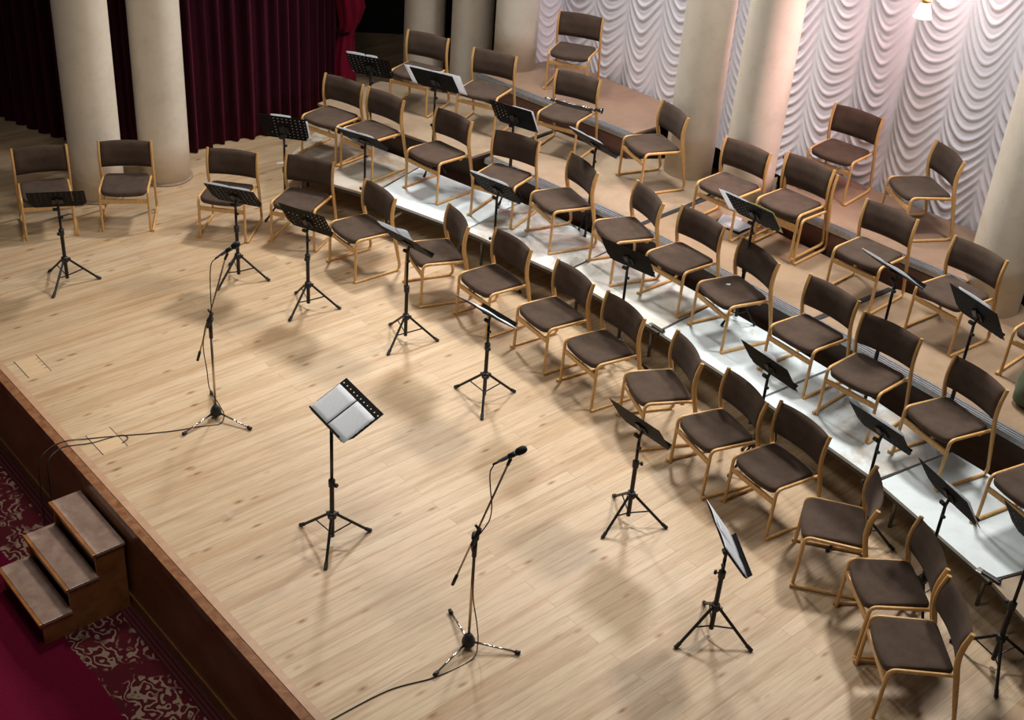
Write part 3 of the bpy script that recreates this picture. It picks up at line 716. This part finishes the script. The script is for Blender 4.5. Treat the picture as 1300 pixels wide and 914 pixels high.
# conductor's stand extras
MB().lathe([(.035, -.012), (.042, 0), (.035, .012)], (-.10, -.03, 1.165), 16, Matrix.Rotation(PI/2, 3, 'X')).build('desk_clip', M['orange'], stands['S6'], True)
mk = MB()
for k in range(5): mk.box((.0, -.0142, .42+k*.022), (.012 if k % 2 else .009, .002, .010))
mk.build('maker_mark', M['paper'], stands['S6']); bpy.data.objects['maker_mark'].rotation_euler = (0, 0, -2.232)
# blue sticker on S11's desk
kx = DESKS['S11']; bs = MB().box((.16, -.10, -.003), (.075, .045, .0012)).build('sticker', M['blue'])
for c in stands['S11'].children:
    if c.name.startswith('desk') and c.type == 'MESH' and not c.name.startswith('desk_clip'): bs.parent = c

# ------------------------------------------------------------------ sheet music on the desks
def score(key, pages, label, name='sheet_music', lift=.0035, ybot=None, back=None, group='sheet music on the stands'):
    """pages: list of (x0, x1, height, curl, material) resting on the ledge"""
    x, y, z, a, c, u, n = DESKS[key]
    t = thing(name, label, 'sheet music', (x, y, z), a, group)
    R = Matrix((Vector((-1, 0, 0)), u, n)).transposed(); yb = -PH/2+.004 if ybot is None else ybot
    if back:
        x0, x1, h = -back[1], -back[0], back[2]; V = []; F = []
        b = MB().box(((x0+x1)/2, yb+h/2, lift), (x1-x0, h, .004)); o = b.build('cover', M['folder'], t); o.location = c; o.rotation_euler = R.to_euler()
    for x0, x1, h, curl, mat in pages:
        x0, x1 = -x0, -x1
        V = []; F = []; nx, ny = 8, 6
        for i in range(nx+1):
            p = i/nx
            for j in range(ny+1):
                q = j/ny
                V.append(Vector((x0+(x1-x0)*p, yb+h*q, lift+.004+curl*(q**2)*(.4+.6*p)+.006*math.sin(PI*p))))
        for i in range(nx):
            for j in range(ny): F.append((i*(ny+1)+j, (i+1)*(ny+1)+j, (i+1)*(ny+1)+j+1, i*(ny+1)+j+1))
        o = mesh('page', V, F, M[mat], t, True); o.location = c; o.rotation_euler = R.to_euler()
        so = o.modifiers.new('paper', 'SOLIDIFY'); so.thickness = .0016
    return t
P = 'paper'
score('S6', [(.01, .248, .272, 0, 'sheet'), (-.245, -.004, .272, 0, 'sheet')], 'two printed sheets lying side by side on the conductor\'s stand', 'printed_sheets')
score('S2', [(-.24, .0, .356, .004, P), (.0, .22, .354, .004, P)], 'white sheets on the stand behind the boom microphone')
score('S4', [(-.25, -.02, .366, .025, P), (-.04, .10, .36, .05, P)], 'curling white sheets on the stand before the fifth floor chair')
score('S5', [(-.25, .02, .352, .010, P), (.02, .25, .35, .014, P)], 'bluish white sheets on the edge-on stand before the seventh floor chair')
score('S8', [(-.25, .0, .36, .004, P), (.0, .23, .345, .003, P), (-.2, .05, .33, .012, P)], 'thick stack of white sheets on the edge-on stand near the bottom', lift=.005)
score('S10', [(-.25, -.03, .362, .004, P), (-.02, .12, .356, .004, P)], 'white sheets peeking over the stand before the dark opening')
score('S11', [(-.25, .0, .352, .006, P), (.0, .2, .348, .006, P)], 'white sheets on the stand with the blue sticker')
score('S12', [(-.325, .0, .345, .008, P), (.0, .345, .345, .012, P)], 'wide white score in a black folder overhanging both sides of its stand', back=(-.26, .25, .335))
score('S13', [(.02, .275, .335, .006, P)], 'white score reaching past the right side of the perforated stand', back=(-.08, .255, .336))
score('S9', [(-.12, .10, .352, .004, P), (.10, .275, .30, .004, P)], 'white sheets on the stand before the burgundy curtain')
score('S14', [(-.25, .0, .338, .004, P), (.0, .22, .338, .004, P)], 'white sheets on the stand below the clarinet chair')
score('S15', [(-.25, .0, .360, .004, P), (.0, .21, .362, .006, P)], 'white sheets topping the stand behind the seventh floor chair')
score('S16', [(-.2, .2, .30, .004, P)], 'closed score on the solid stand behind the ninth floor chair', back=(-.25, .25, .325))
score('S17', [(-.02, .12, .365, .012, P)], 'white page tip on the solid stand behind the eleventh floor chair', back=(-.25, .25, .325))
score('S18', [(-.05, .245, .360, .006, P)], 'white sheets on the perforated stand above the clean white riser')
score('S19', [(.02, .27, .335, .008, P)], 'white sheets at the right side of the perforated stand near the bottom right')
score('S21', [(-.345, -.02, .335, .006, P), (-.02, .268, .338, .004, 'yellow')], 'white score with pale yellow cover on the stand before stacked chairs')
score('S22', [(-.255, .02, .364, .006, P), (.02, .25, .362, .012, P)], 'open white score on the edge-on stand behind the touching chairs')
score('S23', [(-.16, .18, .356, .006, P)], 'white sheets in a black folder on the stand before the right column', back=(-.25, .25, .33))

# ------------------------------------------------------------------ microphones
def mic_stand(label, x, y, zc, lo, hi, tail, head, az, miclabel):
    """lo/hi: ends of the boom, tail/head: the microphone, all relative to the base"""
    t = thing('microphone_stand', label, 'microphone stand', (x, y, 0), 0, 'boom microphone stands')
    MB().tube([(0, 0, .08), (0, 0, zc-.12)], .0105, 12).build('pole', M['nickel'], t, True)
    MB().tube([(0, 0, zc-.17), (0, 0, zc-.02)], .0165, 12).build('clutch', M['plastic'], t, True)
    MB().lathe([(.042, .03), (.048, .045), (.045, .075), (.028, .11), (.014, .13)], n=20).build('hub', M['plastic'], t, True)
    for k in range(3):
        r = math.radians(az[k]); lg = MB().tube([(.03, 0, .058), (.335, 0, .018)], .0085, 10).build('leg', M['chrome'], t, True); lg.rotation_euler = (0, 0, r)
        MB().tube([(.325, 0, .019), (.362, 0, .015)], .0145, 10).build('rubber_foot', M['plastic'], lg, True)
    d = (hi-lo).normalized()
    MB().tube([lo, hi], .007, 10).build('boom', M['nickel'], t, True)
    MB().tube([lo-d*.005, lo+d*.085], .0115, 10).build('boom_grip', M['plastic'], t, True)
    c = Vector((0, -.022, zc))
    j = MB().tube([c-d*.06, c+d*.09], .015, 10).lathe([(.022, -.03), (.026, -.02), (.026, .02), (.022, .03)], (0, 0, zc), 14, Matrix.Rotation(PI/2, 3, 'X'))
    j.tube([c+d*.08, c+d*.095+Vector((-.03, 0, .02))], .010, 8)
    j.build('boom_clamp', M['plastic'], t, True)
    md = (head-tail).normalized(); g = tail+md*.13
    MB().tube([hi, hi+(g-hi)*.6], .011, 10).tube([g-md*.03, g+md*.035], .0175, 12).build('clip', M['plastic'], t, True)
    # the microphone itself rests in the clip
    m = thing('microphone', miclabel, 'microphone', (x+tail.x, y+tail.y, tail.z), 0, 'hand-held microphones in boom clips')
    q = md.to_track_quat('Z', 'Y').to_matrix(); L = (head-tail).length
    MB().lathe([(.0095, .035), (.012, .05), (.0135, .10), (.0165, L-.085), (.019, L-.07)], (0, 0, 0), 20, q).build('body', M['mic'], m, True)
    MB().lathe([(.0165, L-.075), (.0245, L-.06), (.0265, L-.035), (.025, L-.015), (.016, L), (.004, L+.004)], (0, 0, 0), 20, q).build('grille', M['mesh'], m, True)
    MB().lathe([(.0095, .02), (.0105, .022), (.0105, .042), (.0095, .045)], (0, 0, 0), 16, q).build('plug_ring', M['chrome'], m, True)
    MB().lathe([(.004, -.022), (.0075, -.015), (.0085, .02)], (0, 0, 0), 14, q).build('plug', M['plastic'], m, True)
    return t
V3 = Vector
mic_stand('microphone stand with chrome feet on the stage floor before the second music stand', -2.44, 8.86, .962, V3((-.124, 0, .566)), V3((.150, 0, 1.535)), V3((.087, 0, 1.545)), V3((.268, 0, 1.690)), (235, -24, 110), 'blue-grey microphone pointing past the second music stand')
mic_stand('microphone stand at the bottom middle, right of the conductor\'s stand', -.13, 6.43, .99, V3((-.129, 0, .564)), V3((.170, 0, 1.585)), V3((.094, 0, 1.592)), V3((.276, 0, 1.727)), (115, -5, 235), 'blue-grey microphone over the bottom middle of the stage')
def cable(name, pts, label, r=.0042, n=8):
    pts = [Vector(p) for p in pts]; out = []
    for i in range(len(pts)-1):                                     # Catmull-Rom
        p0 = pts[max(i-1, 0)]; p1 = pts[i]; p2 = pts[i+1]; p3 = pts[min(i+2, len(pts)-1)]
        for k in range(8):
            t = k/8; out.append(.5*((2*p1)+(p2-p0)*t+(2*p0-5*p1+4*p2-p3)*t*t+(3*p1-p0-3*p2+p3)*t**3))
    out.append(pts[-1])
    return tag(MB().tube(out, r, n).build(name, M['cable'], None, True), label, 'cable', 'black microphone cables')
bx, by = -2.44, 8.86
zf = .0048
cable('microphone_cable', [(bx+.075, by, 1.53), (bx+.045, by-.012, 1.50), (bx+.03, by-.02, 1.40), (bx+.025, by-.03, 1.2), (bx+.02, by-.03, 1.05), (bx-.03, by-.045, .92), (bx-.06, by-.035, .72), (bx-.045, by-.03, .5), (bx-.03, by-.03, .3), (bx+.04, by-.02, .14), (bx+.075, by-.03, .05),
      (bx+.05, by-.10, zf), (-2.55, 8.70, zf), (-2.70, 8.63, zf), (-2.92, 8.555, zf), (-3.16, 8.49, zf), (-3.40, 8.415, zf+.002), (-3.55, 8.36, zf+.006), (-3.64, 8.27, .005), (-3.70, 8.16, -.06), (-3.715, 8.13, -.3), (-3.72, 8.12, -.6), (-3.74, 8.10, -.84), (-3.80, 8.03, -.870)],
      'black cable from the left microphone across the floor and over the stage edge')
cable('loose_cable', [(-3.10, 8.40, zf), (-3.075, 8.47, zf), (-3.13, 8.505, zf), (-3.22, 8.455, zf), (-3.33, 8.375, zf), (-3.45, 8.325, zf), (-3.53, 8.29, zf+.004), (-3.575, 8.235, .006), (-3.615, 8.12, -.03), (-3.625, 8.10, -.3), (-3.63, 8.095, -.6), (-3.62, 8.09, -.868)],
      'black cable looping on the floor hatch and dropping over the stage edge')
bx, by = -.13, 6.43
cable('microphone_cable', [(bx+.085, by, 1.575), (bx+.065, by-.008, 1.52), (bx+.075, by-.02, 1.40), (bx+.09, by-.02, 1.28), (bx+.085, by-.02, 1.16), (bx+.04, by-.03, 1.06), (bx-.02, by-.045, .96), (bx+.005, by-.04, .80), (bx+.012, by-.035, .5), (bx+.05, by-.03, .25), (bx+.065, by-.04, .08),
      (bx+.03, by-.12, zf), (bx-.2, by-.30, zf), (bx-.5, by-.45, zf), (bx-.85, by-.75, zf)], 'black cable hanging from the bottom middle microphone')

# ------------------------------------------------------------------ clarinet
A, B = V3((.17, 13.81, H2+.488)), V3((.86, 13.49, H2+.490)); d = (B-A); L = .70
cl = thing('clarinet', 'black clarinet with silver keys lying across a brown chair', 'clarinet', A, math.atan2(d.y, d.x))
Ry = Matrix.Rotation(PI/2, 3, 'Y')
MB().lathe([(.006, 0), (.009, .02), (.012, .07)], (0, 0, .012), 16, Ry).build('mouthpiece', M['plastic'], cl, True)
MB().lathe([(.0125, .03), (.0135, .034), (.0135, .062), (.0125, .066)], (0, 0, .012), 16, Ry).build('ligature', M['silver'], cl, True)
MB().lathe([(.0135, .07), (.016, .09), (.0155, .13), (.0135, .14), (.0135, .60), (.016, .605), (.016, .625), (.0155, .63)], (0, 0, .012), 18, Ry).build('body', M['plastic'], cl, True)
MB().lathe([(.0145, .63), (.018, .66), (.026, .69), (.033, .705), (.034, .712), (.028, .710)], (0, 0, .024), 24, Ry).build('bell', M['plastic'], cl, True)
for s_ in (.072, .135, .355, .608, .70):
    MB().lathe([(.0165, s_-.003), (.0172, s_), (.0165, s_+.003)] if s_ < .65 else [(.033, s_), (.0345, s_+.004), (.033, s_+.008)], (0, 0, .012 if s_ < .65 else .024), 20, Ry).build('ring', M['silver'], cl, True)
rk = random.Random(4)
for k in range(13):
    s_ = .165+k*.033; off = rk.choice((-.012, 0, .010))
    MB().lathe([(.004, .0), (.0095, .002), (.0095, .005), (.003, .007)], (s_, off, .025), 12).build('key', M['silver'], cl, True)
for s0, s1, yy in ((.15, .34, .013), (.2, .45, -.014), (.38, .59, .014), (.42, .56, -.012)):
    MB().tube([(s0, yy, .020), (s1, yy, .020)], .0028, 6).build('key_rod', M['silver'], cl, True)

# ------------------------------------------------------------------ papers under the chair, scraps, green bag
pf = thing('folder_with_papers', 'loose white papers on a black folder lying under a chair', 'papers', (2.17, 11.94, H2), -.72)
MB().box((0, 0, .006), (.34, .25, .010), None, .003).build('folder', M['folder'], pf)
def sheetmesh(w, h, z, rz, parent, x=0, y=0):
    V = []; F = []
    for i in range(7):
        for j in range(6):
            V.append(Vector((-w/2+w*i/6, -h/2+h*j/5, z+.004*math.sin(i*1.1+j*.7)+.004)))
    for i in range(6):
        for j in range(5): F.append((i*6+j, (i+1)*6+j, (i+1)*6+j+1, i*6+j+1))
    o = mesh('sheet', V, F, M['paper'], parent, True); o.rotation_euler = (0, 0, rz); o.location = (x, y, 0); so = o.modifiers.new('paper', 'SOLIDIFY'); so.thickness = .0012
sheetmesh(.29, .21, .012, .05, pf, .01, 0); sheetmesh(.21, .29, .018, .35, pf, -.05, .02); sheetmesh(.29, .21, .024, -.08, pf, .03, .01)
def scrap(x, y, z, w, h, rz, label):
    V = [(-w/2, -h/2, 0), (w/2, -h*.4, .004), (w*.45, h/2, .012), (-w*.4, h*.45, .003), (0, 0, .001)]
    o = mesh('paper_scrap', V, [(0, 1, 4), (1, 2, 4), (2, 3, 4), (3, 0, 4)], M['paper']); o.location = (x, y, z); o.rotation_euler = (0, 0, rz)
    so = o.modifiers.new('paper', 'SOLIDIFY'); so.thickness = .002; tag(o, label, 'paper scrap')
scrap(1.93, 10.30, H1+.474, .040, .020, -.5, 'tiny folded white paper scrap on a brown chair seat')
scrap(-2.90, 14.04, .002, .09, .035, .2, 'small white paper scrap on the floor beside the pole near the burgundy curtain')
# bag
V = []; F = []
prof = [(.06, 0), (.17, .01), (.215, .05), (.225, .14), (.215, .24), (.19, .34), (.15, .42), (.09, .47), (.02, .485)]
n = 32
for r, z in prof:
    for k in range(n):
        a = 2*PI*k/n; w = 1+.05*math.sin(3*a+z*9)+.03*math.sin(5*a-z*14); V.append(Vector((r*1.0*w*math.cos(a), r*.8*w*math.sin(a), z)))
for i in range(len(prof)-1):
    for k in range(n): F.append((i*n+k, i*n+(k+1) % n, (i+1)*n+(k+1) % n, (i+1)*n+k))
F.append(tuple(range(n))[::-1]); F.append(tuple((len(prof)-1)*n+k for k in range(n)))
bag = thing('green_bag', 'soft green cloth bag at the right edge on the tan tier', 'bag', (4.40, 9.00, H2), .3)
mesh('body', V, F, M['green'], bag, True)
MB().tube([(-.06, 0, .47), (-.05, 0, .54), (.0, 0, .57), (.05, 0, .54), (.06, 0, .47)], .012, 8).build('handle', M['green'], bag, True)

# ------------------------------------------------------------------ chandelier by the white curtain
ch = thing('chandelier', 'brass chandelier with lit white glass shades hanging before the white curtain', 'chandelier', (3.66, 11.95, 3.0))
MB().tube([(0, 0, .34), (0, 0, 4.3)], .012, 10).build('rod', M['brass'], ch, True)
MB().lathe([(.015, .27), (.05, .30), (.06, .36), (.03, .42), (.012, .46)], n=20).build('hub', M['brass'], ch, True)
for k in range(5):
    a = math.radians(232+72*k); r = .155
    c, s_ = math.cos(a)*r, math.sin(a)*r; dz = (.0 if k == 0 else .165)
    MB().tube([(0, 0, .33), (c*.5, s_*.5, .40), (c, s_, .32+dz*.5), (c, s_, .17+dz)], .007, 8).build('arm', M['brass'], ch, True)
    MB().lathe([(.036, .135), (.04, .14), (.04, .165), (.02, .18)], (c, s_, dz), 20).build('shade_cap', M['brass'], ch, True)
    MB().lathe([(.088, .002), (.084, .0), (.066, .06), (.05, .11), (.037, .137), (.03, .14)], (c, s_, dz), 28).build('shade', M['glow'], ch, True)

# ------------------------------------------------------------------ light
def area(name, loc, tgt, size, power, color, spread=180):
    l = bpy.data.lights.new(name, 'AREA'); l.shape = 'DISK'; l.size = size; l.energy = power; l.color = color; l.spread = math.radians(spread)
    o = bpy.data.objects.new(name, l); COL.objects.link(o); o.location = loc
    o.rotation_euler = (Vector(tgt)-Vector(loc)).to_track_quat('-Z', 'Y').to_euler(); return o
WARM = (1, .90, .76); NEU = (1, .955, .89); COOL = (.93, .97, 1.0); PINK = (1, .50, .48)
area('stage_lamp', (-1.6, 14.2, 5.6), (-1.5, 10.2, 0), .7, 235, NEU, 130)
area('stage_lamp', (1.6, 12.5, 5.6), (.6, 9.4, 0), .7, 225, NEU, 140)
area('stage_lamp', (4.0, 9.9, 5.6), (2.6, 7.0, 0), .7, 245, NEU, 150)
area('stage_lamp', (-3.4, 9.6, 6.2), (-3.2, 8.8, 0), .9, 75, WARM, 110)
area('hall_lamp', (-1.5, 5.5, 8.5), (-1.0, 8.5, 0), 2.0, 95, NEU, 115)
area('curtain_fill', (3.5, 11.3, 5.6), (3.8, 12.3, 1.5), .5, 52, COOL, 130)  # added fill light to brighten the swags, not an actual fitting
area('curtain_fill', (.8, 13.9, 5.6), (1.1, 15.0, 1.5), .5, 54, COOL, 130)  # second added fill, grazing the left part of the curtain
area('pink_lamp', (4.5, 11.25, 4.4), (2.0, 12.8, 1.5), .6, 30, PINK, 60)
w = bpy.data.worlds.new('hall'); S.world = w; w.use_nodes = True
w.node_tree.nodes['Background'].inputs[0].default_value = (1, .93, .85, 1); w.node_tree.nodes['Background'].inputs[1].default_value = .085

# ------------------------------------------------------------------ camera
cam = bpy.data.cameras.new('camera'); co = bpy.data.objects.new('camera', cam); COL.objects.link(co)
pitch, roll, f = .54322, .07726, 1637.6
F_ = Vector((0, math.cos(pitch), -math.sin(pitch))); R0 = Vector((1, 0, 0)); U0 = R0.cross(F_)
c, s_ = math.cos(roll), math.sin(roll); R1 = R0*c+U0*s_; U1 = U0*c-R0*s_
mt = Matrix((R1, U1, -F_)).transposed().to_4x4(); mt.translation = (0, 0, 6.490); co.matrix_world = mt
cam.sensor_fit = 'HORIZONTAL'; cam.sensor_width = 36; cam.lens = f*36/1300
cam.shift_x = 0; cam.shift_y = -(457-412)/1300; cam.clip_end = 200
S.camera = co
S.view_settings.view_transform = 'Standard'; S.view_settings.look = 'None'; S.view_settings.exposure = -.58; S.view_settings.gamma = 1; S.view_settings.use_curve_mapping = False
